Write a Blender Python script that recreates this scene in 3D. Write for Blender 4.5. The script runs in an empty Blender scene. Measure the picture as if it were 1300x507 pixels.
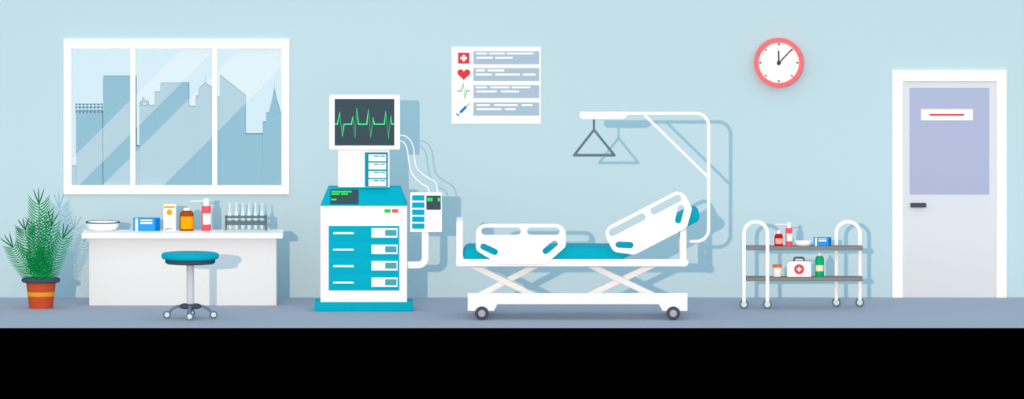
import bpy, bmesh, math, random
from mathutils import Vector, Matrix
random.seed(7)
S = bpy.context.scene
COL = S.collection
PI = math.pi
# ------------------------------------------------------------------ camera model
TH = math.radians(4.0); D = 100.0; PXM = 137.4; CX, CY = 650.0, 253.5
Fpx = PXM * D
fwd = Vector((0, math.cos(TH), -math.sin(TH))); up = Vector((0, math.sin(TH), math.cos(TH)))
Z0 = (378.0 - CY) / PXM / math.cos(TH)
CAM = Vector((0, 0, Z0)) - fwd * D
def ray(px, py):
    return fwd + Vector((1, 0, 0)) * ((px - CX) / Fpx) + up * ((CY - py) / Fpx)
def at(px, py, d):                       # point of pixel (px,py) on the vertical plane d metres in front of the wall
    r = ray(px, py); return CAM + r * ((-d - CAM.y) / r.y)
def dep(py):                             # how far in front of the wall the floor is met at image row py
    r = ray(CX, py); return -(CAM + r * (-CAM.z / r.z)).y
def dep_at(py, z):
    r = ray(CX, py); return -(CAM + r * ((z - CAM.z) / r.z)).y

# ------------------------------------------------------------------ materials
FILL = .24
def lin(h):
    h = h.lstrip('#'); o = []
    for i in range(3):
        c = int(h[2*i:2*i+2], 16) / 255
        o.append(c / 12.92 if c <= .04045 else ((c + .055) / 1.055) ** 2.4)
    return o
_m = {}
def mat(name, hexc, rough=.65, spec=.12, k=1.0, alpha=1.0, emit=0):
    if name in _m: return _m[name]
    m = bpy.data.materials.new(name); m.use_nodes = True
    nt = m.node_tree; b = nt.nodes['Principled BSDF']
    c = [min(.96, v * k) for v in lin(hexc)]
    tc = nt.nodes.new('ShaderNodeTexCoord')
    n = nt.nodes.new('ShaderNodeTexNoise'); n.inputs['Scale'].default_value = 9; n.inputs['Detail'].default_value = 1
    nt.links.new(tc.outputs['Object'], n.inputs['Vector'])
    r = nt.nodes.new('ShaderNodeMapRange'); r.inputs['To Min'].default_value = rough - .05; r.inputs['To Max'].default_value = rough + .05
    nt.links.new(n.outputs['Fac'], r.inputs['Value']); nt.links.new(r.outputs['Result'], b.inputs['Roughness'])
    b.inputs['Base Color'].default_value = (*c, 1)
    b.inputs['Specular IOR Level'].default_value = spec
    b.inputs['Alpha'].default_value = alpha
    if emit:
        b.inputs['Emission Color'].default_value = (*c, 1); b.inputs['Emission Strength'].default_value = emit
    _m[name] = m; return m

WALL = mat('pale_blue_wall_paint', '#c1dfe9', .9, 0, k=.885)
FLOOR = mat('slate_blue_floor_vinyl', '#a9b1c1', .9, 0)
BLACK = mat('black_border_face', '#000000', .9, 0)
WHITE = mat('white_enamel', '#fdfdfd', .6, .1)
WPLAS = mat('white_plastic', '#fdfdfd', .6, .1)
DESKW = mat('off_white_laminate', '#dfe4e6', .7, .05)
TEAL = mat('teal_vinyl', '#00b4ce', .7, .05, k=.84)
TEALP = mat('teal_panel_paint', '#00b2cd', .7, .05, k=.88)
TEALD = mat('deep_teal_paint', '#0099b2', .7, .05, k=.93)
TEALG = mat('grey_teal_display', '#4fa6b6', .7, .05, k=.93)
DARK = mat('dark_slate_plastic', '#42545f', .7, .05, k=.93)
SCREEN = mat('dark_screen', '#3f545f', .6, .05, k=.87)
GREEN = mat('green_screen_trace', '#3fe58a', .6, 0, k=1.0, emit=.45)
GREENB = mat('bright_green_screen_text', '#25d052', .6, 0, k=1.0, emit=.45)
GBTN = mat('green_button', '#22c84e', .6, .05)
RBTN = mat('coral_button', '#f35362', .6, .05)
WHEELG = mat('grey_rubber', '#5f7982', .7, .05)
WHEELC = mat('pale_hub', '#cfe3e4', .7, .05)
LEGG = mat('slate_leg_metal', '#6b7c96', .6, .1)
POSTG = mat('lilac_grey_metal', '#d0d3df', .6, .05, k=.93)
TYRE = mat('charcoal_rubber', '#474b5c', .7, .05)
HUB = mat('silver_hub', '#a5a7b4', .6, .05)
GRIP = mat('grey_hanger_metal', '#66767f', .6, .05)
SHELF = mat('warm_grey_shelf', '#848484', .7, .05)
POT = mat('terracotta', '#c25230', .7, .05)
POTS = mat('ochre_band', '#e29a35', .7, .05)
RIM = mat('slate_rim', '#414e5b', .7, .05)
SOIL = mat('dark_soil', '#3c3a35', .9, 0)
LEAF = mat('palm_green', '#0c9450', .7, .05)
LEAFD = mat('deep_palm_green', '#0a7a4a', .7, .05)
PAPER = mat('poster_paper', '#fdfdfd', .8, 0)
BARB = mat('grey_blue_print', '#aec7da', .8, 0, k=.87)
REDI = mat('red_print', '#dd404a', .8, 0, k=.93)
GRI = mat('green_print', '#16b768', .8, 0, k=.93)
BLI = mat('blue_print', '#1e86d0', .8, 0, k=.93)
DKI = mat('navy_print', '#2c4a66', .8, 0, k=.93)
CRING = mat('coral_clock_ring', '#ff757a', .6, .05, k=.93)
INK = mat('dark_ink', '#3c3c48', .7, 0)
TICK = mat('purple_grey_ink', '#6c6682', .7, 0)
DLEAF = mat('pale_grey_door_paint', '#dbe3ea', .7, 0, k=.91)
DPAN = mat('lavender_door_panel', '#b1bcdb', .7, 0, k=.89)
SIGNR = mat('red_sign_ink', '#e2453c', .7, 0, k=.93)
HAND = mat('charcoal_handle', '#454c5a', .6, .1)
BLUE = mat('bright_blue_card', '#33a4f8', .7, .02, k=.85)
BLUED = mat('deep_blue_card', '#0c72c6', .7, .02, k=.93)
ORNG = mat('orange_print', '#ffaa0c', .7, .02, k=.93)
BROWN = mat('brown_glass', '#9a4608', .5, .1)
PINKR = mat('coral_plastic', '#ff5a64', .6, .05, k=.95)
REDB = mat('deep_red_plastic', '#c20f1a', .6, .05)
PINKL = mat('pink_label', '#ffb3b0', .7, 0, k=.93)
GRNB = mat('green_plastic', '#08b47c', .6, .05)
CREAM = mat('cream_label', '#f8f2c4', .7, 0, k=.93)
LIDO = mat('orange_lid', '#f8720c', .6, .05)
GREYT = mat('grey_print', '#8a9090', .8, 0)
RACK = mat('slate_rack_metal', '#60757e', .6, .05, k=.93)
FLASK = mat('pale_flask_glass', '#e2f7fe', .3, .2, alpha=.82)
CITY = mat('haze_tinted_facade', '#88b6cc', .9, 0)  # distance haze is mixed into this facade colour
GRND = mat('far_ground', '#9fb9c4', .95, 0)

def glass_mat():
    m = bpy.data.materials.new('tinted_window_glass'); m.use_nodes = True; nt = m.node_tree
    nt.nodes.clear(); o = nt.nodes.new('ShaderNodeOutputMaterial'); t = nt.nodes.new('ShaderNodeBsdfTransparent')
    g = nt.nodes.new('ShaderNodeBsdfGlossy'); g.inputs['Roughness'].default_value = .05
    mx = nt.nodes.new('ShaderNodeMixShader'); mx.inputs[0].default_value = .03
    t.inputs['Color'].default_value = (.98, .98, .97, 1)
    nt.links.new(t.outputs[0], mx.inputs[1]); nt.links.new(g.outputs[0], mx.inputs[2]); nt.links.new(mx.outputs[0], o.inputs[0])
    return m
GLASS = glass_mat()
def glare_mat():  # stands in for reflections on the glass, painted as translucent white
    m = bpy.data.materials.new('translucent_painted_glare'); m.use_nodes = True; nt = m.node_tree
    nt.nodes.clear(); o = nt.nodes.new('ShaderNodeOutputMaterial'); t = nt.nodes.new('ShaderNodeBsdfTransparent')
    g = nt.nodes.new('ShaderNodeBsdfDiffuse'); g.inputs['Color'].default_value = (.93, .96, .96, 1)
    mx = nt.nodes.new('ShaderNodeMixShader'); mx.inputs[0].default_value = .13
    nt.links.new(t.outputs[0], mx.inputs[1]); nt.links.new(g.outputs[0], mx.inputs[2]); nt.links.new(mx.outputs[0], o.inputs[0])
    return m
GLARE = glare_mat()

# ------------------------------------------------------------------ 2D outline helpers (any unit)
def rnd(pts, rad, closed=True, n=7):
    out = []; N = len(pts)
    if not hasattr(rad, '__len__'): rad = [rad] * N
    for i, p in enumerate(pts):
        if (not closed and i in (0, N-1)) or rad[i] <= 0: out.append(tuple(p)); continue
        a = Vector(pts[i-1]) - Vector(p); b = Vector(pts[(i+1) % N]) - Vector(p)
        la, lb = a.length, b.length; a /= la; b /= lb
        ang = math.acos(max(-1, min(1, a.dot(b))))
        if ang > PI - .02: out.append(tuple(p)); continue
        t = min(rad[i] / math.tan(ang/2), la*.499, lb*.499); r = t * math.tan(ang/2)
        c = Vector(p) + (a+b).normalized() * (r / math.sin(ang/2))
        p0 = Vector(p) + a*t - c; p1 = Vector(p) + b*t - c
        a0 = math.atan2(p0.y, p0.x); a1 = math.atan2(p1.y, p1.x); da = (a1-a0+PI) % (2*PI) - PI
        for k in range(n+1):
            q = a0 + da*k/n; out.append((c.x + r*math.cos(q), c.y + r*math.sin(q)))
    return out
def rect(x0, y0, x1, y1, r=0):
    return rnd([(x0, y0), (x1, y0), (x1, y1), (x0, y1)], r) if r else [(x0, y0), (x1, y0), (x1, y1), (x0, y1)]
def circ(cx, cy, r, n=40): return [(cx + r*math.cos(2*PI*i/n), cy + r*math.sin(2*PI*i/n)) for i in range(n)]
def stroke(path, w, cap0=True, cap1=True):
    P = [Vector(p) for p in path]; P = [p for i, p in enumerate(P) if i == 0 or (p - P[i-1]).length > 1e-6]
    L, R = [], []
    for i, p in enumerate(P):
        t = Vector((0, 0))
        if i > 0: t += (p - P[i-1]).normalized()
        if i < len(P)-1: t += (P[i+1] - p).normalized()
        t.normalize(); s = 1
        if 0 < i < len(P)-1: s = 1/max(.5, t.dot((p - P[i-1]).normalized()))
        n = Vector((-t.y, t.x)) * (w/2*s); L.append(p+n); R.append(p-n)
    def cap(c, start, on):
        if not on: return []
        a = math.atan2(start.y, start.x); return [c + Vector((math.cos(a - PI*k/10), math.sin(a - PI*k/10)))*(w/2) for k in range(1, 10)]
    o = L + cap(P[-1], L[-1]-P[-1], cap1) + R[::-1] + cap(P[0], R[0]-P[0], cap0)
    return [tuple(v) for v in o]
def smooth(pts, n=8):
    P = [Vector(p) for p in pts]; P = [2*P[0]-P[1]] + P + [2*P[-1]-P[-2]]; o = []
    for i in range(1, len(P)-2):
        a, b, c, d = P[i-1:i+3]
        for k in range(n):
            t = k/n; o.append(.5*((2*b) + (c-a)*t + (2*a-5*b+4*c-d)*t*t + (3*b-a-3*c+d)*t**3))
    o.append(P[-2]); return o

# ------------------------------------------------------------------ mesh builder
class MB:
    def __init__(s): s.bm = bmesh.new(); s.mats = []
    def mi(s, m):
        if m not in s.mats: s.mats.append(m)
        return s.mats.index(m)
    def add(s, me, m):
        k = s.mi(m); n = len(s.bm.faces); s.bm.from_mesh(me); s.bm.faces.ensure_lookup_table()
        for f in s.bm.faces[n:]: f.material_index = k
        bpy.data.meshes.remove(me); return s
    def plate(s, outs, y0, y1, m, bev=0):          # outs: outlines (x,z) in metres; extruded from y0 to y1
        if outs and not hasattr(outs[0][0], '__len__'): outs = [outs]
        cu = bpy.data.curves.new('c', 'CURVE'); cu.dimensions = '2D'; cu.fill_mode = 'BOTH'
        th = abs(y1-y0); bev = min(bev, th*.45); cu.extrude = th/2 - bev; cu.bevel_depth = bev; cu.offset = -bev; cu.bevel_resolution = 2
        for o in outs:
            sp = cu.splines.new('POLY'); sp.points.add(len(o)-1); sp.use_cyclic_u = True
            for q, p in zip(sp.points, o): q.co = (p[0], p[1], 0, 1)
        ob = bpy.data.objects.new('c', cu); me = bpy.data.meshes.new_from_object(ob)
        me.transform(Matrix.Translation((0, (y0+y1)/2, 0)) @ Matrix.Rotation(PI/2, 4, 'X'))
        bpy.data.objects.remove(ob); bpy.data.curves.remove(cu)
        return s.add(me, m)
    def slab(s, pts, z0, z1, m, bev=.002):          # outline in (x,y) extruded in z
        b = MB(); b.plate(pts, 0, z1-z0, m, bev); me = bpy.data.meshes.new('t'); b.bm.to_mesh(me); b.bm.free()
        me.transform(Matrix(((1,0,0,0),(0,0,1,0),(0,1,0,z0),(0,0,0,1)))); me.flip_normals()
        return s.add(me, m)
    def box(s, x0, x1, y0, y1, z0, z1, m, bev=.002):
        b = bmesh.new(); bmesh.ops.create_cube(b, size=1)
        for v in b.verts: v.co = Vector(((x0+x1)/2 + v.co.x*(x1-x0), (y0+y1)/2 + v.co.y*(y1-y0), (z0+z1)/2 + v.co.z*(z1-z0)))
        if bev: bmesh.ops.bevel(b, geom=b.edges[:], offset=min(bev, abs(x1-x0)*.4, abs(y1-y0)*.4, abs(z1-z0)*.4), segments=2, affect='EDGES')
        me = bpy.data.meshes.new('t'); b.to_mesh(me); b.free(); return s.add(me, m)
    def lathe(s, prof, cx, cy, m, n=36, a0=0, a1=2*PI, sy=1):   # prof: (r,z) bottom to top
        b = bmesh.new(); full = a1 - a0 > 6.2; N = n if full else n+1; rows = []
        for r, z in prof:
            if r < 1e-6: rows.append([b.verts.new((cx, cy, z))]*N)
            else: rows.append([b.verts.new((cx + r*math.cos(a0+(a1-a0)*i/n), cy + sy*r*math.sin(a0+(a1-a0)*i/n), z)) for i in range(N)])
        for A, B in zip(rows, rows[1:]):
            for i in range(n):
                j = (i+1) % N
                vs = []
                for v in (A[i], A[j], B[j], B[i]):
                    if v not in vs: vs.append(v)
                if len(vs) > 2: b.faces.new(vs)
        bmesh.ops.recalc_face_normals(b, faces=b.faces)
        me = bpy.data.meshes.new('t'); b.to_mesh(me); b.free(); return s.add(me, m)
    def disc(s, cx, cz, r, y0, y1, m, bev=.002, hole=0):
        o = [circ(cx, cz, r, 48)]
        if hole: o.append(circ(cx, cz, hole, 48))
        return s.plate(o, y0, y1, m, bev)
    def tube(s, pts, r, m, n=10):
        cu = bpy.data.curves.new('c', 'CURVE'); cu.dimensions = '3D'; cu.bevel_depth = r; cu.bevel_resolution = n//4+1; cu.use_fill_caps = True
        sp = cu.splines.new('POLY'); sp.points.add(len(pts)-1)
        for q, p in zip(sp.points, pts): q.co = (*p, 1)
        ob = bpy.data.objects.new('c', cu); me = bpy.data.meshes.new_from_object(ob)
        bpy.data.objects.remove(ob); bpy.data.curves.remove(cu); return s.add(me, m)
    def build(s, name, parent=None, loc=None):
        bmesh.ops.remove_doubles(s.bm, verts=s.bm.verts[:], dist=1e-6)
        me = bpy.data.meshes.new(name); s.bm.to_mesh(me); s.bm.free()
        for m in s.mats: me.materials.append(m)
        for p in me.polygons: p.use_smooth = True
        me.set_sharp_from_angle(angle=math.radians(32))
        o = bpy.data.objects.new(name, me); COL.objects.link(o)
        if parent: o.parent = parent
        if loc is not None: o.location = loc
        return o
def thing(name, label, cat, loc, group=None):
    o = bpy.data.objects.new(name, None); o.empty_display_size = .1; COL.objects.link(o); o.location = loc
    return tag(o, label, cat, group)
def tag(o, label, cat, group=None):
    o['label'] = label; o['category'] = cat
    if group: o['group'] = group
    return o
def struct(o): o['kind'] = 'structure'; return o
def copy_tree(o, parent=None):
    c = o.copy(); COL.objects.link(c); c.parent = parent
    for ch in list(o.children): copy_tree(ch, c)
    return c
class Fr:                                 # local metres of a thing whose front plane stands d metres before the wall
    def __init__(s, px0, py0, d, back=0):
        s.d = d; s.o = at(px0, py0, d); s.back = back
        s.root = Vector((s.o.x, -d + back, s.o.z))
    def x(s, px): return (px - CX) / PXM * (s.sc()) - s.root.x
    def sc(s): return (at(CX+100, 300, s.d).x) / 100 * PXM
    def __call__(s, px, py):
        p = at(px, py, s.d); return (p.x - s.root.x, p.z - s.root.z)
    def P(s, pts): return [s(*p) for p in pts]
    def R(s, x0, y0, x1, y1, r=0):        # px rectangle, r in px
        return s.P(rect(x0, y0, x1, y1, r))

# ================================================================== SETTING
X0, X1 = -7.0, 7.0; ZT = 3.3
def W(px, py): p = at(px, py, 0); return (p.x, p.z)
FD = dep(416.6)
win = [W(*p) for p in rect(83, 51.5, 365.5, 244.8)]
door = [W(*p) for p in [(1136, 92.5), (1275, 92.5), (1275, 378)]]
dx0, dx1, dz1 = door[0][0], door[1][0], door[0][1]
wallo = [(X0, ZT), (X1, ZT), (X1, 0), (dx1, 0), (dx1, dz1), (dx0, dz1), (dx0, 0), (X0, 0)]
struct(MB().plate([wallo, win], 0, .2, WALL).build('wall_back'))
struct(MB().box(X0, X1, -FD, .2, -.12, 0, FLOOR, 0).build('floor'))
struct(MB().box(X0, X1, -FD, .2, -1.3, -.12, BLACK, 0).box(X0, X1, -FD-.012, -FD, -1.3, -.002, BLACK, 0).build('black_border_1'))  # added black front below the floor, standing in for the bottom border bar

# window
wr = struct(bpy.data.objects.new('window_1', None)); COL.objects.link(wr); wr.location = (W(224, 246)[0], 0, W(224, 246.7)[1])
def WL(pts): return [(W(*p)[0] - wr.location.x, W(*p)[1] - wr.location.z) for p in pts]
panes = [(90.8, 165.5), (172.0, 269.3), (275.8, 357.5)]
MB().plate([WL(rect(80.9, 49.6, 367.5, 246.7)), WL(rect(90.8, 61.3, 357.5, 235.4))], -.03, .06, WHITE, .002).build('window_frame', wr)
for a, b in ((165.5, 172.0), (269.3, 275.8)):
    MB().plate(WL(rect(a, 60.8, b, 235.9)), -.024, .05, WHITE, .002).build('mullion', wr)
C2 = lambda x, y: (70 + x/2.303, 40 + y/2.303)
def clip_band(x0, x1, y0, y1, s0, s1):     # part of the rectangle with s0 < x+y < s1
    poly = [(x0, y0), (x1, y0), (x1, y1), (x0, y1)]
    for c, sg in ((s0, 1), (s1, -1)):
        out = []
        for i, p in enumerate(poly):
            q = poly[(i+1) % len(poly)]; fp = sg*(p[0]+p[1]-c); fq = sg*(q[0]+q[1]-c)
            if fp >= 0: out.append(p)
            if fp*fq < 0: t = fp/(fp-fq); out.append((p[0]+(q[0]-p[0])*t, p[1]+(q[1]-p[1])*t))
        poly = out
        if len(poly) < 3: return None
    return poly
for a, b in panes:
    g = MB().plate(WL(rect(a-.3, 61, b+.3, 235.7)), .02, .026, GLASS).build('window_pane', wr)
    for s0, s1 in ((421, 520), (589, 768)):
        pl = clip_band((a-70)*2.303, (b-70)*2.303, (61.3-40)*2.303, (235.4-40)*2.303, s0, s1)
        if pl: MB().plate(WL([C2(*p) for p in pl]), .0165, .0185, GLARE).build('painted_glare_band', g)  # diagonal reflection streak built as a thin pale sheet

# door
dr = struct(bpy.data.objects.new('door_1', None)); COL.objects.link(dr); dr.location = (W(1205.5, 378)[0], 0, 0)
def DL(pts): return [(W(*p)[0] - dr.location.x, max(0, W(*p)[1])) for p in pts]
MB().plate(DL([(1132.8, 378), (1132.8, 89.3), (1278, 89.3), (1278, 378), (1264.7, 378), (1264.7, 102.9), (1146.4, 102.9), (1146.4, 378)]), -.03, .08, WHITE, .002).build('door_frame', dr)
MB().plate(DL(rect(1146.6, 103.1, 1264.5, 378)), -.008, .035, DLEAF, .001).build('door_leaf', dr)
MB().plate(DL(rect(1154.7, 111.6, 1255.8, 246.8)), -.013, -.007, DPAN, .001).build('door_panel', dr)
h = MB(); h.plate(DL(rect(1155.4, 257.5, 1175.6, 263.2, 1)), -.045, -.03, HAND, .003)
h.plate(DL(rect(1157, 258.5, 1161, 262.4)), -.032, -.007, HAND, .001).build('door_handle', dr)
sg = MB().plate(DL(rect(1169.2, 138.7, 1235, 152.8)), -.019, -.013, WPLAS, .001).build('door_sign', dr)
MB().plate(DL(rect(1180, 144.6, 1223.8, 146.8)), -.0205, -.018, SIGNR).build('sign_stripe', sg)

# ================================================================== CITY beyond the window
DC = -2500.0
def cpt(x, y): p = at(*C2(x, y), DC); return (p.x, p.z)
GZ = cpt(0, 700)[1]
def building(label, pts, deep, extra=None, cat='building'):
    pts = [cpt(*p) for p in pts]; xs = [p[0] for p in pts]
    x0 = sum((min(xs), max(xs)))/2; y0 = -DC + deep/2
    r = thing('city_building', label, cat, (x0, y0, GZ), 'hazy city buildings beyond the window')
    L = [(x - x0, z - GZ) for x, z in pts]
    L = L + [(L[-1][0], 0), (L[0][0], 0)]
    MB().plate(L, -deep/2, deep/2, CITY).build('facade', r)
    if extra: extra(r, x0, deep)
    return r
def px_m(v): return v/2.303/PXM * (1 + 2500/D)
def railing(r, x0, dp):
    b = MB(); f = lambda x, y: (cpt(x, y)[0]-x0, cpt(x, y)[1]-GZ)
    for y in (213, 222):
        a = f(60, y); c = f(138, y); b.box(a[0], c[0], -dp/2, -dp/2+.6, a[1]-.16, a[1]+.16, CITY, 0)
    for i in range(8):
        a = f(61.4+i*10.8, 233); c = f(61.4+i*10.8, 212); b.box(a[0]-.16, a[0]+.16, -dp/2, -dp/2+.6, a[1]-.4, c[1], CITY, 0)
    b.build('roof_railing', r)
def mast(x, y0, y1, w):
    def fn(r, x0, dp):
        a = cpt(x, y0); c = cpt(x, y1)
        MB().lathe([(px_m(w), a[1]-GZ-.5), (px_m(w)*.35, (a[1]*.6+c[1]*.4)-GZ), (px_m(.5), c[1]-GZ), (0, c[1]-GZ+.1)], a[0]-x0, 0, CITY, 12).build('roof_spire', r)
    return fn
def crane(r, x0, dp):
    f = lambda x, y: (cpt(x, y)[0]-x0, 0, cpt(x, y)[1]-GZ)
    b = MB()
    b.tube([f(250, 219), f(251, 208), f(256, 206), f(268, 207), f(270, 219)], .45, CITY)
    b.tube([f(256, 207), f(257, 194)], .3, CITY)
    b.build('roof_antenna', r)
building('low building cut off by the left edge of the window', [(36, 395), (60, 395)], 5)
building('building with a railed roof terrace beside the tall block in the left pane', [(60.6, 233), (138.6, 233)], 5, railing)
building('tall flat-topped block filling the right of the left pane', [(140, 133), (236, 133)], 6)
building('low roof gap between the left mullion and the antenna building', [(237, 336), (245.6, 336)], 5)
building('building with a small roof antenna at the left of the middle pane', [(246, 218), (289.8, 218)], 5, crane)
building('stepped block with a flat top in the middle pane', [(290, 218), (290, 178), (307, 178), (307, 152), (390.5, 152)], 5)
building('low roof between the stepped block and the domed tower', [(390.8, 221), (409.8, 221)], 5)
building('tower with rounded shoulders and a short spire at the middle pane right edge', [(410, 190), (418, 190), (418, 172), (424, 163), (432, 157), (438, 151), (444, 156), (452, 162), (458, 166)], 5, mast(438, 153, 128, 1.6))
building('narrow building beside the right mullion in the right pane', [(458.3, 194), (480.8, 194)], 5)
building('slant-roofed building at the left of the right pane', [(481, 129), (555.8, 189)], 5)
building('low flat building between the slanted roof and the spired tower', [(556, 301), (606.8, 301)], 5)
building('tapering spired skyscraper at the right edge of the window', [(607, 267), (617, 267), (617, 240), (625, 240), (627, 226), (631, 212), (634, 198), (637, 182), (640, 168), (643, 182), (646, 198), (650, 212), (655, 226), (658, 240), (674, 240)], 5, mast(640, 172, 148, 1.3))
gx = at(224, 150, DC).x
land = MB().box(gx-1800, gx+1800, 300, -DC+40, GZ-6, GZ, GRND, 0)      # built-up land running on to both sides of the view
R2 = random.Random(4)
for sd in (-1, 1):
    xx = 125.0
    while xx < 900:
        wd = R2.uniform(9, 30); zt_ = cpt(0, R2.choice([150, 180, 215, 240, 300, 330, 380]))[1]
        land.box(*sorted((gx + sd*xx, gx + sd*(xx+wd))), -DC, -DC+12, GZ-1, zt_, CITY, 0); xx += wd + R2.choice([0.5, 1, 4])
struct(land.build('ground'))

# ================================================================== DESK
dd = dep(388.2); F = Fr(232.5, 388.2, dd, .21)
desk = thing('desk', 'long white desk with closed front standing under the window', 'desk', (F.root.x, F.root.y, 0))
ov = .13; bk = .46
Ft = Fr(232.5, 388.2, dd + ov, .21 + ov)
z_top = Ft(232, 296.6)[1]
DT_front = dd + ov; DT_back = dep_at(291.6, z_top + Ft.root.z)
x_l, x_r = Ft(104.3, 300)[0], Ft(359.3, 300)[0]
zt_w = z_top + Ft.root.z
z_bot = Ft(232, 303)[1] + Ft.root.z
F.root.z = 0
MB().box(F(113.2, 350)[0], F(350.8, 350)[0], -.21, .19, 0, z_bot, DESKW, .001).build('desk_body', desk)
MB().box(x_l, x_r, -DT_front - F.root.y, -DT_back - F.root.y, z_bot, zt_w, WHITE, .002).build('desktop', desk)
# raise body to meet the top is already matched by the px row 303

def onto(px, ztop, d):                   # frame for a thing standing on a surface at height ztop
    f = Fr(px, 300, d); x = at(px, 300, d).x; return Vector((x, -d, ztop))
class Item:                              # px-sized thing with its own base row
    def __init__(s, name, label, cat, px, pyb, ztop, d, group=None):
        s.px, s.pyb = px, pyb; s.m = at(px+100, 300, d).x/100 - at(px, 300, d).x/100
        s.root = thing(name, label, cat, onto(px, ztop, d), group)
    def x(s, px): return (px - s.px)*s.m
    def z(s, py): return (s.pyb - py)*s.m
    def P(s, pts): return [(s.x(a), s.z(c)) for a, c in pts]
    def R(s, *a): return s.P(rect(*a))
    def prof(s, pts): return [(r*s.m, s.z(y)) for r, y in pts]
    def arc(s, r, x0, x1, y0, y1, m, b=None):          # curved label wrapped on a cylinder of radius r px
        a0 = math.acos(max(-1, min(1, (x0-s.px)/r))); a1 = math.acos(max(-1, min(1, (x1-s.px)/r)))
        R = r*s.m + .0008
        return (b or MB()).lathe([(R-.0012, s.z(y1)), (R, s.z(y1)), (R, s.z(y0)), (R-.0012, s.z(y0))], 0, 0, m, 24, -a0, -a1)

D_IT = DT_back + .13
# bowl
def bowl(px0, px1, pyt, pyb, bx0, bx1, label, z, d, rim=None):
    c = (px0+px1)/2; I = Item('bowl', label, 'bowl', c, pyb, z, d); R = (px1-px0)/2; r = (bx1-bx0)/2; H = pyb-pyt
    prof = [(0, pyb), (r*.9, pyb)] + [(r + (R*.97-r)*math.sin(t*PI/16), pyb - H*(1-math.cos(t*PI/16))) for t in range(0, 9)]
    prof += [(R*.93, pyt), (R*.8, pyt+H*.3), (r*.8, pyb-1.2), (0, pyb-1.2)]
    MB().lathe(I.prof(prof), 0, 0, WPLAS, 48).build('bowl_body', I.root)
    if rim: MB().lathe(I.prof([(R*.93, pyt+.8), (R, pyt+.8), (R, pyt-.6), (R*.93, pyt-.6), (R*.93, pyt+.8)]), 0, 0, RIM, 48).build('rim', I.root)
    return I.root
bowl(108.7, 152.2, 281.2, 292, 119, 144, 'white bowl with dark grey rim at the left end of the desk', zt_w, D_IT, True)
# blue box
def bluebox(px0, px1, py0, py1, label, z, d, dep_m):
    I = Item('medicine_box', label, 'box', (px0+px1)/2, py1, z, d); w = px1-px0; h = py1-py0; y0, y1 = -dep_m/2, dep_m/2
    X = lambda f: px0 + w*f
    MB().plate(I.R(X(0), py0, X(1), py1), y0, y1, BLUE, .001).build('carton', I.root)
    y = y0 - .0008
    MB().plate(I.R(X(.83), py0, X(1), py1), y, y0, BLUED).build('end_flap', I.root)['label'] = 'deep blue end flap'
    MB().plate(I.R(X(0), py0, X(.075), py1), y, y0, mat('mid_blue_card', '#1f86e0', .7, .02)).build('end_flap', I.root)
    MB().plate(I.R(X(.075), py0, X(.17), py1), y, y0, WPLAS).build('white_band', I.root)
    b = MB(); b.plate(I.R(X(.27), py0+h*.1, X(.72), py0+h*.2), y, y0, WPLAS); b.plate(I.R(X(.27), py0+h*.29, X(.72), py0+h*.43), y, y0, WPLAS).build('printed_lines', I.root)
    return I.root
bluebox(169.5, 203, 276, 292, 'blue medicine box with white stripe lying on the desk beside the white bowl', zt_w, D_IT, .12)
# white carton
I = Item('ointment_carton', 'tall white carton with orange bar and orange dot on the desk', 'box', 215.6, 292, zt_w, D_IT)
MB().plate(I.R(207.8, 258.6, 223.5, 292), -.035, .035, WPLAS, .001).build('carton', I.root)
MB().plate(I.R(208, 260.6, 222.2, 263), -.0365, -.035, ORNG).build('orange_bar', I.root)
MB().plate(I.P(circ(215.2, 268.5, 3.7)), -.0365, -.035, ORNG).build('orange_dot', I.root)
b = MB(); b.plate(I.R(209, 288.8, 220, 289.7), -.036, -.035, GREYT); b.plate(I.R(209, 290.2, 215, 291.1), -.036, -.035, GREYT).build('printed_lines', I.root)
# amber bottle
I = Item('medicine_bottle', 'brown medicine bottle with orange label and white cap on the desk', 'bottle', 237, 292, zt_w, D_IT)
pr = [(0, 292), (8.4, 292), (9, 291), (9, 272.5)] + [(4.2 + 4.8*math.cos(t*PI/16), 272.5 - 6.3*math.sin(t*PI/16)) for t in range(1, 9)] + [(0, 266.2)]
MB().lathe(I.prof(pr), 0, 0, BROWN).build('bottle_body', I.root)
I.arc(9, 229.7, 245.8, 273.8, 289.6, ORNG).build('bottle_label', I.root)
MB().lathe(I.prof([(0, 266.2), (4.7, 266.2), (4.4, 265), (2.8, 263.3), (0, 263.2)]), 0, 0, WPLAS).build('cap', I.root)
# pump bottles
def pump(c, R, pyb, pyt, hy, nz, lab, label, z, d):
    I = Item('pump_bottle', label, 'bottle', c, pyb, z, d)
    MB().lathe(I.prof([(0, pyb), (R*.96, pyb), (R, pyb-.5), (R, pyt+.6), (R*.95, pyt), (0, pyt)]), 0, 0, PINKR).build('bottle_body', I.root)
    I.arc(R, c-R*.69, c+R*.995, lab[0], lab[1], WPLAS).build('bottle_label', I.root)
    p = MB().lathe(I.prof([(0, pyt), (R*.6, pyt), (R*.6, hy+.5), (R*.5, hy), (0, hy)]), 0, 0, WPLAS).build('pump_head', I.root)
    zz = I.z(nz[1]); MB().tube([(0, 0, zz), (I.x(nz[0])*.9, 0, zz), (I.x(nz[0]), 0, zz - .002)], .0048, WPLAS).build('nozzle', p)
    return I.root
pump(261.9, 5.9, 292, 260.8, 251.2, (241, 254.6), (270, 284), 'coral pump bottle with white label on the desk beside the flask rack', zt_w, D_IT)
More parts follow.
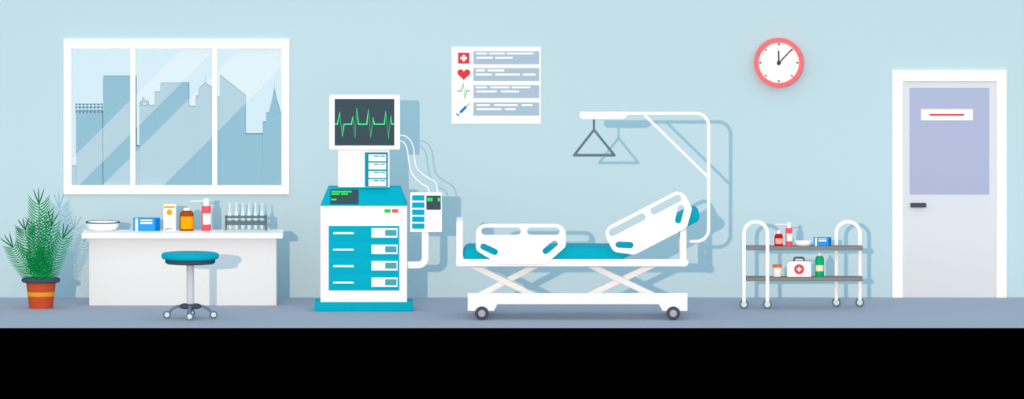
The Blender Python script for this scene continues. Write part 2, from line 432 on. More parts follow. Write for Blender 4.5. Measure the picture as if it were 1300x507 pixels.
# rack with flasks
I = Item('test_tube_rack', 'dark grey metal flask rack at the right end of the desk', 'rack', 312.2, 292, zt_w, D_IT)
RD = .035
for s in (-1, 1):
    MB().plate(I.R(*( (285.8, 272.9, 287.8, 292) if s < 0 else (336.6, 272.9, 338.7, 292))), -RD, RD, RACK, .001).build('leg', I.root)
for y0, y1 in ((272.9, 275.8), (279.2, 284.7)):
    b = MB(); b.plate(I.R(287, y0, 337.5, y1), -RD, -RD+.006, RACK, .001); b.plate(I.R(287, y0, 337.5, y1), RD-.006, RD, RACK, .001).build('cross_bar', I.root)
MB().plate(I.R(287, 290.6, 337.5, 291.6), -RD, RD, mat('pale_rack_tray', '#c8dde4', .7, .05)).build('tray', I.root)
ztray = zt_w + I.z(290.6)
words = ['first', 'second', 'third', 'fourth', 'fifth', 'sixth']
proto = None
for i, cx in enumerate([291.7, 300.0, 308.4, 316.2, 324.4, 332.7]):
    lb = 'slim-necked pale glass flask, %s from the left in the grey rack' % words[i]
    if proto is None:
        J = Item('flask', lb, 'flask', cx, 290.5, ztray, D_IT, 'glass flasks in the desk rack')
        MB().lathe(J.prof([(0, 290.5), (1.6, 290.4), (2.4, 289), (2.9, 284), (2.9, 273), (2.4, 270), (1.2, 266.8), (.8, 264), (.8, 256.6), (1, 256.2), (.5, 256.2), (0, 257)]), 0, 0, FLASK, 20).build('flask_glass', J.root)
        proto = J.root
    else:
        o = copy_tree(proto); o['label'] = lb; o.location = onto(cx, ztray, D_IT)

# ================================================================== STOOL
RS = .21
ds = dep(407.3) - RS; F = Fr(241.6, 387, ds)
st = thing('swivel_stool', 'round teal swivel stool on casters in front of the desk', 'stool', (F.root.x, F.root.y, 0))
F.root.z = 0
def FZ(py): return F(241, py)[1]
m = 1/PXM
seat = MB().lathe([(0, FZ(329)), (.24, FZ(329)), (.252, FZ(328.3)), (.259, FZ(326.6)), (.259, FZ(323.6)), (.252, FZ(321.8)), (.24, FZ(321.2)), (0, FZ(321))], 0, 0, TEAL, 64).build('seat', st)
MB().lathe([(0, FZ(335)), (.21, FZ(335)), (.226, FZ(333.5)), (.226, FZ(329)), (0, FZ(329))], 0, 0, DARK, 48).build('seat_base', st)
MB().lathe([(0, FZ(388)), (.034, FZ(388)), (.034, FZ(334)), (0, FZ(334))], 0, 0, POSTG, 32).build('column', st)
MB().lathe([(0, FZ(392.2)), (.08, FZ(392.2)), (.098, FZ(390.6)), (.1, FZ(389)), (.098, FZ(387.6)), (.08, FZ(386)), (0, FZ(386))], 0, 0, DARK, 40).build('hub', st)
WR = .036
for a in (PI, 0, -PI/2, PI/2):
    c, s = math.cos(a), math.sin(a)
    p = smooth([(.07, FZ(389)), (.12, FZ(389.6)), (.165, FZ(393)), (.2, FZ(398)), (RS, WR + .02)])
    lg = MB().tube([(c*q.x, s*q.x, q.y) for q in p], .013, LEGG).build('leg', st)
    cs = MB(); cs.disc(c*RS, WR, WR, s*RS-.012, s*RS+.012, WHEELG, .004).build('caster', lg)
    MB().disc(c*RS, WR, WR*.62, s*RS-.0145, s*RS+.0145, WHEELC, .001).build('caster_hub', lg)

# ================================================================== PLANT
RB = .11
dp = dep(392.8) - RB; F = Fr(52, 380, dp)
pl = thing('potted_palm', 'leafy green palm in a terracotta pot with an ochre band, left of the desk', 'plant', (F.root.x, F.root.y, 0)); F.root.z = 0
pz = lambda py: F(52, py)[1]
zb = 0.0
MB().lathe([(0, 0), (.106, 0), (.108, .006), (.139, pz(356)), (.128, pz(355.5)), (.12, pz(362)), (0, pz(362))], 0, 0, POT, 48).build('pot', pl)
zs0, zs1 = pz(376), pz(370.3); rr = lambda z: .108 + (.139-.108)*z/pz(356) + .0012
MB().lathe([(rr(zs0)-.003, zs0), (rr(zs0), zs0), (rr(zs1), zs1), (rr(zs1)-.003, zs1)], 0, 0, POTS, 48).build('pot_band', pl)
MB().lathe([(.15, pz(358.6)), (.165, pz(358.6)), (.176, pz(357.2)), (.178, pz(355.8)), (.176, pz(354.4)), (.165, pz(353)), (.13, pz(353)), (.125, pz(358.6)), (.15, pz(358.6))], 0, 0, RIM, 48).build('pot_rim', pl)
MB().lathe([(.128, pz(357.5)), (.05, pz(355.5)), (0, pz(355))], 0, 0, SOIL, 32).build('soil', pl)
def frond(path, n, L0, L1, ybow, tips=3, twist=0):
    # path: rachis in px from base to top, ybow: y leaning towards the camera (negative) or wall
    b = bmesh.new(); P = smooth(path, 10); T = len(P)-1
    pos = []
    for i, q in enumerate(P):
        t = i/T; x, z = F(q.x, q.y); pos.append(Vector((x, ybow*t*t, z)))
    def leaflet(o, dirv, upv, L, w, curl, mi):
        # curved, slightly folded blade
        side = dirv.cross(upv).normalized(); pts = []
        nS = 6
        prev = None
        for k in range(nS+1):
            u = k/nS; c = o + dirv*(L*u) + upv*(curl*L*u*u); ww = w*(math.sin(PI*min(1, u*.85+.15))**.7) if k < nS else 0
            nrm = upv
            perp = (dirv + upv*2*curl*u).normalized().cross(side).normalized()
            if k == nS: row = (b.verts.new(c),)*3
            else: row = (b.verts.new(c + perp*ww - side*.0), b.verts.new(c + side*w*.5), b.verts.new(c - perp*ww))
            if prev:
                for a_, c_ in ((0, 1), (1, 2)):
                    vs = []
                    for v in (prev[a_], prev[c_], row[c_], row[a_]):
                        if v not in vs: vs.append(v)
                    if len(vs) > 2: f = b.faces.new(vs); f.material_index = mi
            prev = row
    for i in range(n):
        t = .06 + .94*i/(n-1); k = t*T; j = min(T-1, int(k)); o = pos[j].lerp(pos[j+1], k-j)
        tan = (pos[j+1]-pos[j]).normalized(); sid = Vector((tan.z, 0, -tan.x)).normalized()
        L = (L0 + (L1-L0)*t)/PXM
        for s in (-1, 1):
            yj = random.uniform(-.25, .25)
            dv = (sid*s*.97 + tan*.08 + Vector((0, yj, 0))).normalized()
            leaflet(o, dv, (tan*1.0).normalized(), L, .0056, .85, 0)
    o = pos[-1]; tan = (pos[-1]-pos[-2]).normalized(); sid = Vector((tan.z, 0, -tan.x)).normalized()
    for a in ((-.38, -.06, .3) if tips else ()):
        dv = (tan*math.cos(a) + sid*math.sin(a)).normalized()
        leaflet(o, dv, Vector((dv.z, 0, -dv.x)), 22/PXM, .0062, .04, 1)
    me = bpy.data.meshes.new('t'); b.to_mesh(me); b.free()
    for p_ in me.polygons: pass
    mb = MB(); mb.mi(LEAF); mb.mi(LEAFD); mb.bm.from_mesh(me); bpy.data.meshes.remove(me)
    mb.tube([tuple(v) for v in pos], .0028, LEAF)
    return mb.build('frond', pl)
frond([(50, 355), (50, 320), (50, 290), (49.5, 260)], 25, 17, 14.5, .02)
frond([(49, 355), (42, 330), (35, 305), (33, 291)], 18, 16, 13, -.12)
frond([(48, 354), (38, 342), (26, 328), (17, 314)], 17, 17, 11, -.05)
frond([(51, 355), (57, 335), (62, 312), (66, 286)], 18, 15, 12, -.10)
frond([(52, 354), (61, 342), (71, 324), (80, 303)], 18, 16, 11, -.03)
frond([(50, 355), (47, 335), (44, 312), (42, 285)], 18, 14, 11, .12, 0)
frond([(51, 355), (54, 335), (57, 308), (58, 272)], 19, 13, 11, .10, 0)
frond([(50, 354), (49, 344), (46, 330), (44, 318)], 10, 15, 11, -.17, 0)
frond([(51, 354), (53, 344), (56, 330), (58, 316)], 10, 15, 11, -.17, 0)

# ================================================================== MONITORING CONSOLE
dm = dep(395.8); MD = .44; F = Fr(462, 395.8, dm, MD/2)
mc = thing('medical_console', 'tall white and teal patient monitoring console between the desk and the bed', 'medical machine', (F.root.x, F.root.y, 0)); F.root.z = 0
y0 = -MD/2; yb = MD/2
y1 = y0 + .03
MB().plate(F.R(399.3, 384.2, 523.8, 395.8), y0, yb, TEALP, .003).build('base_plate', mc)
MB().plate(F.R(406.8, 262, 516.6, 384.3), y1, yb-.02, WPLAS, .003).build('cabinet', mc)
# slanted control top: wide at the front edge, narrower at the back
fz = lambda py: F(460, py)[1]; fx = lambda px: F(px, 300)[0]
bm = MB(); t_ = bmesh.new()
yt = y1 + .16
zl, zh = fz(262), fz(262) + (fz(238) - fz(262)) - .16*math.tan(TH)
lo = [(fx(406.8), y1), (fx(516.6), y1), (fx(516.6), yb-.02), (fx(406.8), yb-.02)]
hi = [(fx(416.3), yt), (fx(507.6), yt), (fx(507.6), yb-.04), (fx(416.3), yb-.04)]
v0 = [t_.verts.new((x, y, zl)) for x, y in lo]; v1 = [t_.verts.new((x, y, zh)) for x, y in hi]
t_.faces.new(v0[::-1]); t_.faces.new(v1)
for i in range(4): t_.faces.new((v0[i], v0[(i+1) % 4], v1[(i+1) % 4], v1[i]))
me = bpy.data.meshes.new('t'); t_.to_mesh(me); t_.free(); bm.add(me, TEALP)
top = bm.build('control_top', mc)
def slope(px0, pa, px1, pb, lift, m_, name, par):        # a thin plate lying on the slanted top between rows pa and pb
    v = Vector((0, yt-y1, zh-zl)); nrm = Vector((0, -(zh-zl), (yt-y1))).normalized()
    if nrm.z < 0: nrm = -nrm
    nrm = Vector((0, -(zh-zl), yt-y1)).normalized()
    ua, ub = (262-pa)/24, (262-pb)/24
    b_ = bmesh.new(); vs = []
    for l in (-.001, lift):
        for px, u in ((px0, ub), (px1, ub), (px1, ua), (px0, ua)):
            p = Vector((fx(px), y1, zl)) + v*u + nrm*l; vs.append(b_.verts.new(p))
    b_.faces.new(vs[4:]); b_.faces.new(vs[:4][::-1])
    for i in range(4): b_.faces.new((vs[i], vs[(i+1) % 4], vs[4+(i+1) % 4], vs[4+i]))
    bmesh.ops.recalc_face_normals(b_, faces=b_.faces)
    me = bpy.data.meshes.new('t'); b_.to_mesh(me); b_.free(); return MB().add(me, m_).build(name, par)
ts = slope(419.2, 241.2, 455, 259.8, .004, SCREEN, 'control_screen', top)
for x0_, x1_, yy in ((420.4, 446.2, 244.4), (420.4, 431, 247.4), (433, 441.4, 247.4), (420.4, 427, 254.4)):
    slope(x0_, yy-.9, x1_, yy+.9, .0065, GREENB, 'screen_text', top)
MB().plate(F.R(488, 266, 495.8, 270.4), y1-.006, y1+.01, GBTN, .001).build('button', mc)['label'] = 'green button'
MB().plate(F.R(497.6, 266, 505.4, 270.4), y1-.006, y1+.01, RBTN, .001).build('button', mc)['label'] = 'coral red button'
edges = [287.2, 307.4, 328, 348.8, 369.2]
for k, yy in enumerate((296.4, 317.4, 338.3, 359.3)):
    dw = MB().plate(F.R(417.2, edges[k], 506.8, edges[k+1]), y1-.012, y1+.02, TEALP, .0004).build('drawer', mc)
    MB().plate(F.R(423, yy-1.2, 449, yy+1.2, .8), y1-.018, y1-.010, WPLAS, .001).build('drawer_handle', dw)
    ya = (290.1, 311, 331.8, 352.8)[k]
    MB().plate(F.R(471.6, ya, 504.6, ya+12), y1-.02, y1-.010, WPLAS, .001).build('module_front', dw)
    MB().plate(F.R(489, ya+2, 503.4, ya+9.6), y1-.024, y1-.018, TEALG, .0005).build('module_display', dw)
# column, module rack, monitor
yc = y0 + .16
MB().plate(F.R(428.8, 189, 494.2, 239.5), yc, yc+.18, WPLAS, .002).build('column', mc)
rk = MB().plate(F.R(463, 195, 492, 238.6), yc-.02, yc+.01, TEALD, .001).build('module_rack', mc)
for ya in (197.6, 208, 218.6, 229):
    md = MB(); md.plate(F.R(467.6, ya, 490, ya+8.6), yc-.026, yc-.018, WPLAS, .0005)
    for xa in (474, 482.2): md.plate(F.R(xa, ya+1.2, xa+6.7, ya+2.6), yc-.0275, yc-.025, TEALD)
    md.build('module_tray', rk)
ym = yc - .05
mo = MB().plate(F.R(417.8, 122, 508-.4, 191, 1.5), ym, ym+.12, WPLAS, .003).build('monitor', mc)
MB().plate(F.R(424.6, 126.8, 500.4, 185.8), ym-.003, ym+.01, SCREEN, .001).build('monitor_screen', mo)
C6 = lambda x, y: (410 + x/5.92 + (x > 300)*0, 115 + y/5.96)
tr = [(88, 261), (107, 261), (125, 170), (145, 352), (157, 261), (213, 261), (223, 205), (241, 358), (252, 140), (266, 261), (328, 261), (340, 152), (358, 357), (375, 210), (385, 261), (460, 261), (471, 165), (492, 368), (508, 198), (516, 261), (532, 261)]
MB().plate(F.P(stroke([C6(*p) for p in tr], 1.35)), ym-.0045, ym-.002, GREEN).build('pulse_trace', mo)
# side module box on its bent arm
MB().plate(F.P(stroke(rnd([(514, 338.5), (539.7, 338.5), (539.7, 292)], 9, False), 8.8, False, False)), yc-.02, yc+.045, WPLAS, .008).build('support_arm', mc)
bx = MB().plate(F.R(520.6, 246, 560.8, 296, .8), ym, ym+.10, WPLAS, .002).build('side_module', mc)
for ya in (249.1, 258.3, 267.4, 276.3, 285.1):
    MB().plate(F.R(523, ya, 538.7, ya+6.7), ym-.003, ym+.01, TEALP).build('module_key', bx)
MB().plate(F.R(541.2, 249.6, 559.5, 267.7), ym-.003, ym+.01, SCREEN).build('module_screen', bx)
for xa, xb in ((542.6, 545.6), (546.2, 549), (555.6, 558.6)):
    MB().plate(F.R(xa, 252.4, xb, 256.8), ym-.005, ym-.002, GREENB).build('module_readout', bx)
C4 = lambda x, y: (390 + x/3.381, 110 + y/3.381)
for w in ([(380, 215), (400, 215), (420, 218), (442, 236), (456, 270), (461, 315), (470, 355), (500, 385), (540, 410), (557, 435), (559, 466)],
          [(380, 238), (397, 238), (414, 246), (429, 275), (435, 325), (450, 380), (485, 418), (512, 434), (521, 450), (522, 466)]):
    q = smooth([F(*C4(*p)) for p in w], 6); MB().tube([(v.x, ym+.05, v.y) for v in q], .0052, WPLAS).build('cable', mc)

# ================================================================== BED
HB = .36
db = dep(406.6) - .01; F = Fr(726, 406.6, db, HB)           # front plane = near side
bed = thing('hospital_bed', 'white adjustable hospital bed with teal mattress and overhead grab handle', 'bed', (F.root.x, F.root.y, 0)); F.root.z = 0
N0 = -HB; FF = HB
C7 = lambda x, y: (570 + x/2.67, 230 + y/2.67)
C8 = lambda x, y: (740 + x/2.67, 230 + y/2.67)
Fm = Fr(726, 400, db - HB, 0); Fm.root.z = 0               # mid plane
bz = lambda py: F(726, py)[1]; bxx = lambda px: F(px, 350)[0]
# base: near side beam with end plates, far side end plates, cross members, spine
bo = [(593.8, 372.6), (872.6, 372.6), (872.6, 395), (841.2, 395), (836.5, 386.5), (631.5, 386.5), (627, 395), (593.8, 395)]
b = MB(); b.plate(F.P(bo), N0, N0+.04, WHITE, .003)
for a, c in ((594.2, 626), (842, 872.2)):
    b.plate(F.R(a, 381, c, 395), FF-.04, FF, WHITE, .003)
    b.box(bxx(a+3), bxx(c-6), N0+.03, FF-.03, bz(392), bz(381), WHITE, .003)
b.box(bxx(600), bxx(868), -.05, .05, bz(386), bz(378), WHITE, .003)
b.build('base_frame', bed)
for cx in (611.7, 854.7):
    for y in (N0-.012, FF+.012):
        x, z = F(cx, 397.9); r = z
        w = MB(); w.disc(x, r, r, y-.022, y+.022, TYRE, .006).build('wheel', bed)
        MB().disc(x, r, r*.53, y-.026, y+.026, HUB, .002).build('wheel_hub', w if hasattr(w, 'name') and not isinstance(w, MB) else None) if False else None
        for o in [bed.children[-1]]:
            MB().disc(x, r, r*.53, y-.026, y+.026, HUB, .002).build('wheel_hub', o)
# scissor lift at the mid plane
sc = [(C7(55, 272), C7(300, 393), -.036), (C7(316, 275), C7(95, 393), .01), (C8(0, 272), C8(252, 393), -.036), (C8(258, 275), C8(8, 393), .01)]
for p, q, y in sc:
    MB().plate(Fm.P(stroke([p, q], 7.6)), y-.02, y+.02, WHITE, .004).build('scissor_bar', bed)
# upper frame
b = MB(); b.plate(F.P(stroke([(583.5, 334), (869.3, 334)], 9.3)), N0, N0+.035, WHITE, .006)
b.plate(F.R(585, 336.4, 869, 338.4), FF-.035, FF, WHITE, .003)
for px in (586, 640, 700, 760, 820, 866):
    b.box(bxx(px-3), bxx(px+3), N0+.02, FF-.02, bz(338), bz(336.4), WHITE, .003)
b.build('bed_frame', bed)
# footboard and headboard: arched frames standing across the bed
def end_frame(name, pxc, py_top, bars, lo=336):
    w = 8.2/PXM; zt = bz(py_top) - w/2; zl = bz(lo); e = HB - .03
    b = MB(); b.plate(stroke(rnd([(-e, zl), (-e, zt), (e, zt), (e, zl)], .09, False, 10), w*.9, True, True), -w/2, w/2, WHITE, .008)
    for zc, h in bars: b.plate([(-e, zc-h), (e, zc-h), (e, zc+h), (-e, zc+h)], -w*.35, w*.35, WHITE, .004)
    for v in b.bm.verts: v.co = Vector((v.co.y + bxx(pxc), v.co.x, v.co.z))
    bmesh.ops.reverse_faces(b.bm, faces=b.bm.faces[:])
    return b.build(name, bed)
end_frame('footboard', 583.5, 281.5, [(bz(322), .03), (bz(300), .02)])
zj = Fm(869, 306.6)[1]
end_frame('headboard', 867.3, 287.5, [(bz(325), .03), (zj, .02)])
# mattress: flat part and raised back part, one bent slab
hinge = (784, 324); tip = (880.3, 275.8)
mp = rnd([(596, 324), hinge, tip], 14, False, 10)
ml = stroke(mp, 16.0)
MB().plate(F.P(ml), N0+.045, FF-.045, TEAL, .02).build('mattress', bed)
# side guards
def guard(cx, cy, ang, name='side_guard', mir=1):
    c, s = math.cos(ang), math.sin(ang)
    def tf(pts): return [(cx + mir*x*c + y*s, cy - mir*x*s + y*c) for x, y in pts]
    k = 1/2.67
    sh = lambda L: [((x-243)*k, (y-205)*k) for x, y in L]
    out = rnd(sh([(91, 145), (396, 145), (396, 222), (345, 268), (328, 282), (168, 282), (146, 268), (91, 234)]), [13, 13, 8, 3, 2, 2, 3, 8])
    slots = [stroke(sh([(122, 170), (231, 170)]), 9.2), stroke(sh([(277, 170), (363, 170)]), 9.2),
             stroke(sh([(117, 222), (155, 240)]), 8), stroke(sh([(328, 237), (358, 212)]), 8)]
    if ang:
        out = rnd(sh([(91, 145), (396, 145), (396, 222), (350, 272), (150, 272), (91, 230)]), [13, 13, 8, 10, 10, 10])
        slots = [stroke(sh([(118, 170), (231, 170)]), 9.2), stroke(sh([(277, 170), (367, 170)]), 9.2),
             stroke(sh([(118, 216), (152, 236)]), 8), stroke(sh([(335, 236), (362, 204)]), 8)]
    return MB().plate([F.P(tf(out))] + [F.P(tf(q)) for q in slots], N0-.03, N0-.004, WHITE, .004).build(name, bed)
guard(661, 306.8, 0)
guard(825, 285.3, math.radians(27.5))['label'] = 'tilted side guard by the raised backrest'
# overhead pole with arm, brace and hanging triangle (mid plane)
CA = lambda x, y: (720 + x/3.378, 130 + y/3.378)
pole = MB()
pts = [CA(240, 47.5), CA(608, 47.5), (899.8, 306.6), (869, 306.6)]
pole.plate(Fm.P(stroke(rnd(pts, [0, 16, 19, 0], False, 10), 4.3, True, False)), -.017, .017, WHITE, .006)
po = pole.build('overhead_pole', bed)
MB().plate(Fm.P(stroke([CA(330, 52), CA(606, 322)], 3.4)), -.012, .012, WHITE, .004).build('brace', bed)
ga = rnd([CA(54, 40), CA(262, 40), CA(262, 54), CA(243, 73), CA(54, 73)], [2, 0, 1, 3, 5])
MB().plate(Fm.P(ga), -.025, .025, WHITE, .006).build('arm_sleeve', po)
b = MB(); b.plate(Fm.P(stroke([CA(116, 70), CA(116, 118)], 2.7)), -.009, .009, GRIP, .003)
tri = [CA(116, 118), CA(30, 227), CA(205, 227)]
tri_c = Vector((sum(p[0] for p in tri)/3, sum(p[1] for p in tri)/3))
tin = rnd([CA(116, 126), CA(42, 221.5), CA(193, 221.5)], 1); tout = rnd([CA(116, 110), CA(20, 232.5), CA(215, 232.5)], 1.6)
b.plate([Fm.P(tout), Fm.P(tin)], -.01, .01, GRIP, .003).build('grab_triangle', bed)

# ================================================================== TROLLEY
TD = .22
dt = dep(392.6); F = Fr(1030, 391, dt, TD/2)
tl = thing('medical_trolley', 'white two-shelf medical trolley with arched handles and small wheels, left of the door', 'trolley', (F.root.x, F.root.y, 0)); F.root.z = 0
CT = lambda x, y: (930 + x/3.381, 260 + y/3.381)
Ff = Fr(1030, 391, dt - TD, 0); Ff.root.y = F.root.y; Ff.root.z = 0
for fr, y, xa, xb in ((F, -TD/2, 49, 149.5), (Ff, TD/2, 448, 549)):
    a = CT(xa, 74)[0]; c = CT(xb, 74)[0]
    wr_ = 5.8/PXM
    py_leg = 379.5
    hp = rnd([(a, py_leg), (a, CT(0, 74)[1]), (c, CT(0, 74)[1]), (c, py_leg)], (c-a)/2*.98, False, 14)
    hp2 = [fr(*p) for p in hp]; hp2[0] = (hp2[0][0], wr_*1.5); hp2[-1] = (hp2[-1][0], wr_*1.5)
    hn = MB().plate(stroke(hp2, 4.7/PXM, False, False), y-.014, y+.014, WHITE, .006).build('arched_frame', tl)
    for px in (a, c):
        x = fr(px, 380)[0]
        wh = MB().disc(x, wr_, wr_, y-.012, y+.012, WHEELG, .004).build('wheel', tl)
        MB().disc(x, wr_, wr_*.62, y-.0145, y+.0145, WHEELC, .001).build('wheel_hub', wh)
SH = []
for ya, yb_ in ((313.6, 318.3), (352.8, 357.4)):
    xl = F(947.5, 300)[0]; xr = F(1095.6, 300)[0]
    z1 = F(1000, ya)[1]; z0 = F(1000, yb_)[1]
    y_n, y_f = -TD/2+.015, TD/2-.015
    MB().slab(rnd([(xl, y_n), (xr, y_n), (xr, y_f), (xl, y_f)], [0, .02, .02, 0]), z0, z1, SHELF, .004).build('shelf', tl)
    SH.append(z1)
dI = dt - TD/2 - .02
z1, z2 = SH
I = Item('medicine_bottle', 'small deep red bottle with pink label and white cap on the trolley top shelf', 'bottle', 988.6, 311.7, z1, dI)
pr = [(0, 311.7), (5.2, 311.7), (5.4, 311), (5.4, 301)] + [(2.2 + 3.2*math.cos(t*PI/16), 301 - 4.8*math.sin(t*PI/16)) for t in range(1, 9)] + [(0, 296.2)]
MB().lathe(I.prof(pr), 0, 0, REDB).build('bottle_body', I.root)
I.arc(5.4, 984.4, 993.9, 302, 309, PINKL).build('bottle_label', I.root)
MB().lathe(I.prof([(0, 296.2), (2.4, 296.2), (2.4, 292.2), (2, 291.7), (0, 291.7)]), 0, 0, WPLAS).build('cap', I.root)
pump(1001.6, 4.25, 311.7, 289, 281.7, (984.5, 284.6), (295.7, 305.6), 'coral pump bottle with white label on the trolley top shelf', z1, dI)
bowl(1007.8, 1031.6, 305.8, 311.7, 1012, 1028, 'shallow white bowl on the trolley top shelf', z1, dI)
bluebox(1033, 1055.2, 301, 311.7, 'blue medicine box with white stripe on the trolley top shelf', z1, dI, .1)
I = Item('pill_jar', 'small white pill jar with orange lid on the trolley lower shelf', 'jar', 986.8, 351, z2, dI)
MB().lathe(I.prof([(0, 351), (5.3, 351), (5.6, 350.5), (5.6, 339.5), (5.2, 339), (0, 339)]), 0, 0, WPLAS).build('jar_body', I.root)
MB().lathe(I.prof([(0, 339.2), (5.9, 339.2), (5.9, 336.4), (5.6, 336), (0, 336)]), 0, 0, LIDO).build('lid', I.root)
I = Item('first_aid_case', 'white first aid case with red cross badge on the trolley lower shelf', 'first aid kit', 1014.4, 351.1, z2, dI)
MB().plate(I.P(rnd([(999.1, 351.1), (999.1, 331.2), (1029.8, 331.2), (1029.8, 351.1)], [.8, 4.5, 4.5, .8])), -.05, .05, WPLAS, .004).build('case_body', I.root)
MB().plate(I.P(stroke(rnd([(1008, 332.5), (1008, 327), (1020.8, 327), (1020.8, 332.5)], 2.5, False), 2.1, False, False)), -.009, .009, HAND, .003).build('handle', I.root)
bd = MB().plate(I.P(circ(1014.4, 341.2, 6.3)), -.0525, -.049, mat('coral_red_badge', '#ee4a58', .7, 0, k=.93)).build('badge', I.root)
b = MB(); b.plate(I.R(1011.4, 340.1, 1017.4, 342.3), -.054, -.052, WPLAS); b.plate(I.R(1013.3, 338.2, 1015.5, 344.2), -.0541, -.052, WPLAS).build('cross', bd)
I = Item('medicine_bottle', 'tall green bottle with cream label and white cap on the trolley lower shelf', 'bottle', 1040.6, 351.1, z2, dI)
pr = [(0, 351.1), (5.2, 351.1), (5.6, 350.3), (5.6, 330.5)] + [(2.2 + 3.4*math.cos(t*PI/16), 330.5 - 6*math.sin(t*PI/16)) for t in range(1, 9)] + [(0, 324.5)]
MB().lathe(I.prof(pr), 0, 0, GRNB).build('bottle_body', I.root)
I.arc(5.6, 1035.7, 1045.4, 336.3, 343.9, CREAM).build('bottle_label', I.root)
MB().lathe(I.prof([(0, 324.6), (2.5, 324.6), (2.5, 320.8), (2.1, 320.2), (0, 320.2)]), 0, 0, WPLAS).build('cap', I.root)

# ================================================================== POSTER
CP = lambda x, y: (560 + x/4.229, 50 + y/4.229)
F = Fr(630, 108.7, .012); po = thing('health_poster', 'white medical information poster with icons and text bars above the bed', 'poster', (F.root.x, -.012, F.root.z))
Q = lambda pts: [F(*CP(*p)) for p in pts]
MB().plate(Q(rect(57, 42, 536, 454)), 0, .012, PAPER, .001).build('board', po)
lines = [[(187, 247, 76), (257, 342, 76), (350, 497, 76), (188, 280, 99), (289, 385, 99)],
         [(186, 237, 167), (249, 340, 167), (184, 273, 189), (289, 423, 189), (438, 509, 189)],
         [(184, 247, 258), (263, 369, 258), (378, 480, 258), (188, 300, 280), (322, 419, 280)],
         [(190, 263, 353), (284, 411, 353), (432, 492, 353), (190, 325, 375), (342, 401, 375)]]
for (ya, yb_), L in zip(((64, 134), (154, 224), (246, 316), (339, 410)), lines):
    t = MB().plate(Q(rect(173, ya, 527, yb_)), -.0015, .0, BARB).build('text_bar', po)
    b = MB()
    for xa, xb, y in L: b.plate(Q(stroke([(xa+5, y), (xb-5, y)], 10)), -.0028, -.001, PAPER)
    b.build('printed_lines', t)
e = MB().plate(Q(rect(91, 71, 152, 130)), -.0015, 0, REDI).build('red_cross_square', po)
MB().plate(Q([(115, 84), (128, 84), (128, 94), (139, 94), (139, 107), (128, 107), (128, 118), (115, 118), (115, 107), (104, 107), (104, 94), (115, 94)]), -.003, -.001, PAPER).build('white_cross', e)
hp = [(122, 216)] + [(122 + 35*(16*math.sin(t)**3)/16, 186 - 2.05*(13*math.cos(t) - 5*math.cos(2*t) - 2*math.cos(3*t) - math.cos(4*t))) for t in [PI - 2*PI*i/40 for i in range(1, 40)]]
MB().plate(Q(hp), -.0015, 0, REDI).build('heart_symbol', po)
MB().plate(Q(stroke([(88, 278), (106, 278), (120, 238), (127, 318), (137, 277), (153, 277)], 6)), -.0015, 0, GRI).build('pulse_symbol', po)
b = MB(); b.plate(Q(stroke([(103, 393), (134, 362)], 15, False, False)), -.0015, 0, BLI)
b.plate(Q(stroke([(134, 362), (155, 343)], 3)), -.0012, 0, DKI); b.plate(Q(stroke([(103, 393), (89, 408)], 3)), -.0012, 0, DKI)
b.plate(Q(stroke([(82, 400), (96, 413)], 4)), -.0012, 0, DKI).build('syringe_symbol', po)

# ================================================================== CLOCK
F = Fr(988.8, 79.8, .09); ck = thing('wall_clock', 'round coral-rimmed wall clock with white face', 'clock', (F.root.x, -.09, F.root.z))
k = 1/PXM
MB().disc(0, 0, 31.2*k, .0, .09, CRING, .004, 25.6*k).build('clock_rim', ck)
fc = MB().disc(0, 0, 26*k, .012, .09, PAPER, 0).build('clock_face', ck)
b = MB()
for i in range(8):
    a = i*PI/4; r0, r1 = 22.9*k, 23.9*k; c, s = math.sin(a), math.cos(a)
    MB().plate(stroke([(c*r0, s*r0), (c*r1, s*r1)], 2.1*k), .0105, .0125, TICK).build('hour_mark', fc)
MB().plate(stroke([(0, -2.5*k), (-.3*k, 14.6*k)], 1.7*k), .007, .009, INK).build('hour_hand', ck)
MB().plate(stroke([(-1.6*k, -1.8*k), (16.4*k, 17*k)], 1.5*k), .004, .006, INK).build('minute_hand', ck)
MB().disc(0, 0, 2.5*k, .002, .012, INK, .001).build('hand_pin', ck)

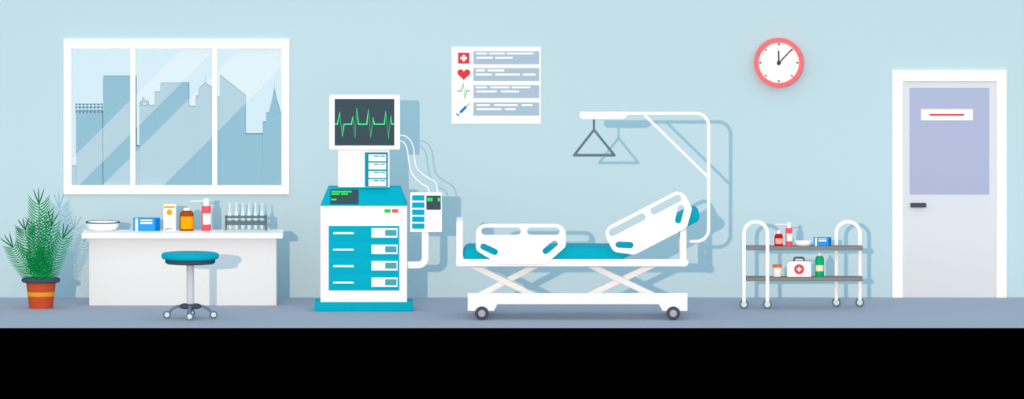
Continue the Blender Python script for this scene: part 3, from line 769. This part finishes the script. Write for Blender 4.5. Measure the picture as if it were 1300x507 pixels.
# ================================================================== LIGHT
w = bpy.data.worlds.new('sky'); S.world = w; w.use_nodes = True
nt = w.node_tree; bg = nt.nodes['Background']
tc = nt.nodes.new('ShaderNodeTexCoord'); sx = nt.nodes.new('ShaderNodeSeparateXYZ'); cr = nt.nodes.new('ShaderNodeValToRGB')
nt.links.new(tc.outputs['Generated'], sx.inputs[0])
mr = nt.nodes.new('ShaderNodeMapRange'); mr.inputs['From Min'].default_value = -1; mr.inputs['From Max'].default_value = 1
nt.links.new(sx.outputs['Z'], mr.inputs['Value']); nt.links.new(mr.outputs['Result'], cr.inputs['Fac'])
e = cr.color_ramp.elements; SKY = (.70, .885, .995)
e[0].position = .40; e[0].color = (.10, .12, .14, 1); e[1].position = .45; e[1].color = (*SKY, 1)
q = e.new(.56); q.color = (*SKY, 1); q = e.new(.72); q.color = (.70, .82, .90, 1)
nt.links.new(cr.outputs['Color'], bg.inputs[0]); bg.inputs[1].default_value = 1.0
fl = bpy.data.lights.new('added_fill_sun', 'SUN'); fl.energy = PI*FILL; fl.color = (.80, .95, 1.0); fl.angle = math.radians(80)  # added broad fill sun with no seen source, evens out the wall light
fo = bpy.data.objects.new('added_fill_sun', fl); COL.objects.link(fo)
fo.rotation_euler = Vector((0, 1, -.35)).to_track_quat('-Z', 'Y').to_euler(); fo.location = (0, -8, 5)
sl = bpy.data.lights.new('sun', 'SUN'); sl.energy = PI*1.08; sl.color = (.46, .30, .20); sl.energy = PI*1.1; sl.angle = math.radians(.35)
so = bpy.data.objects.new('sun', sl); COL.objects.link(so)
so.rotation_euler = Vector((.11, 1, -.098)).to_track_quat('-Z', 'Y').to_euler(); so.location = (-2, -8, 4)

cd = bpy.data.cameras.new('camera'); co = bpy.data.objects.new('camera', cd); COL.objects.link(co)
cd.sensor_width = 36; cd.lens = 36 * Fpx / 1300; cd.clip_start = 1; cd.clip_end = 6000
co.location = CAM; co.rotation_euler = fwd.to_track_quat('-Z', 'Y').to_euler()
S.camera = co
S.view_settings.view_transform = 'Standard'; S.view_settings.look = 'None'; S.view_settings.gamma = 1
S.view_settings.exposure = 0; S.view_settings.use_curve_mapping = False
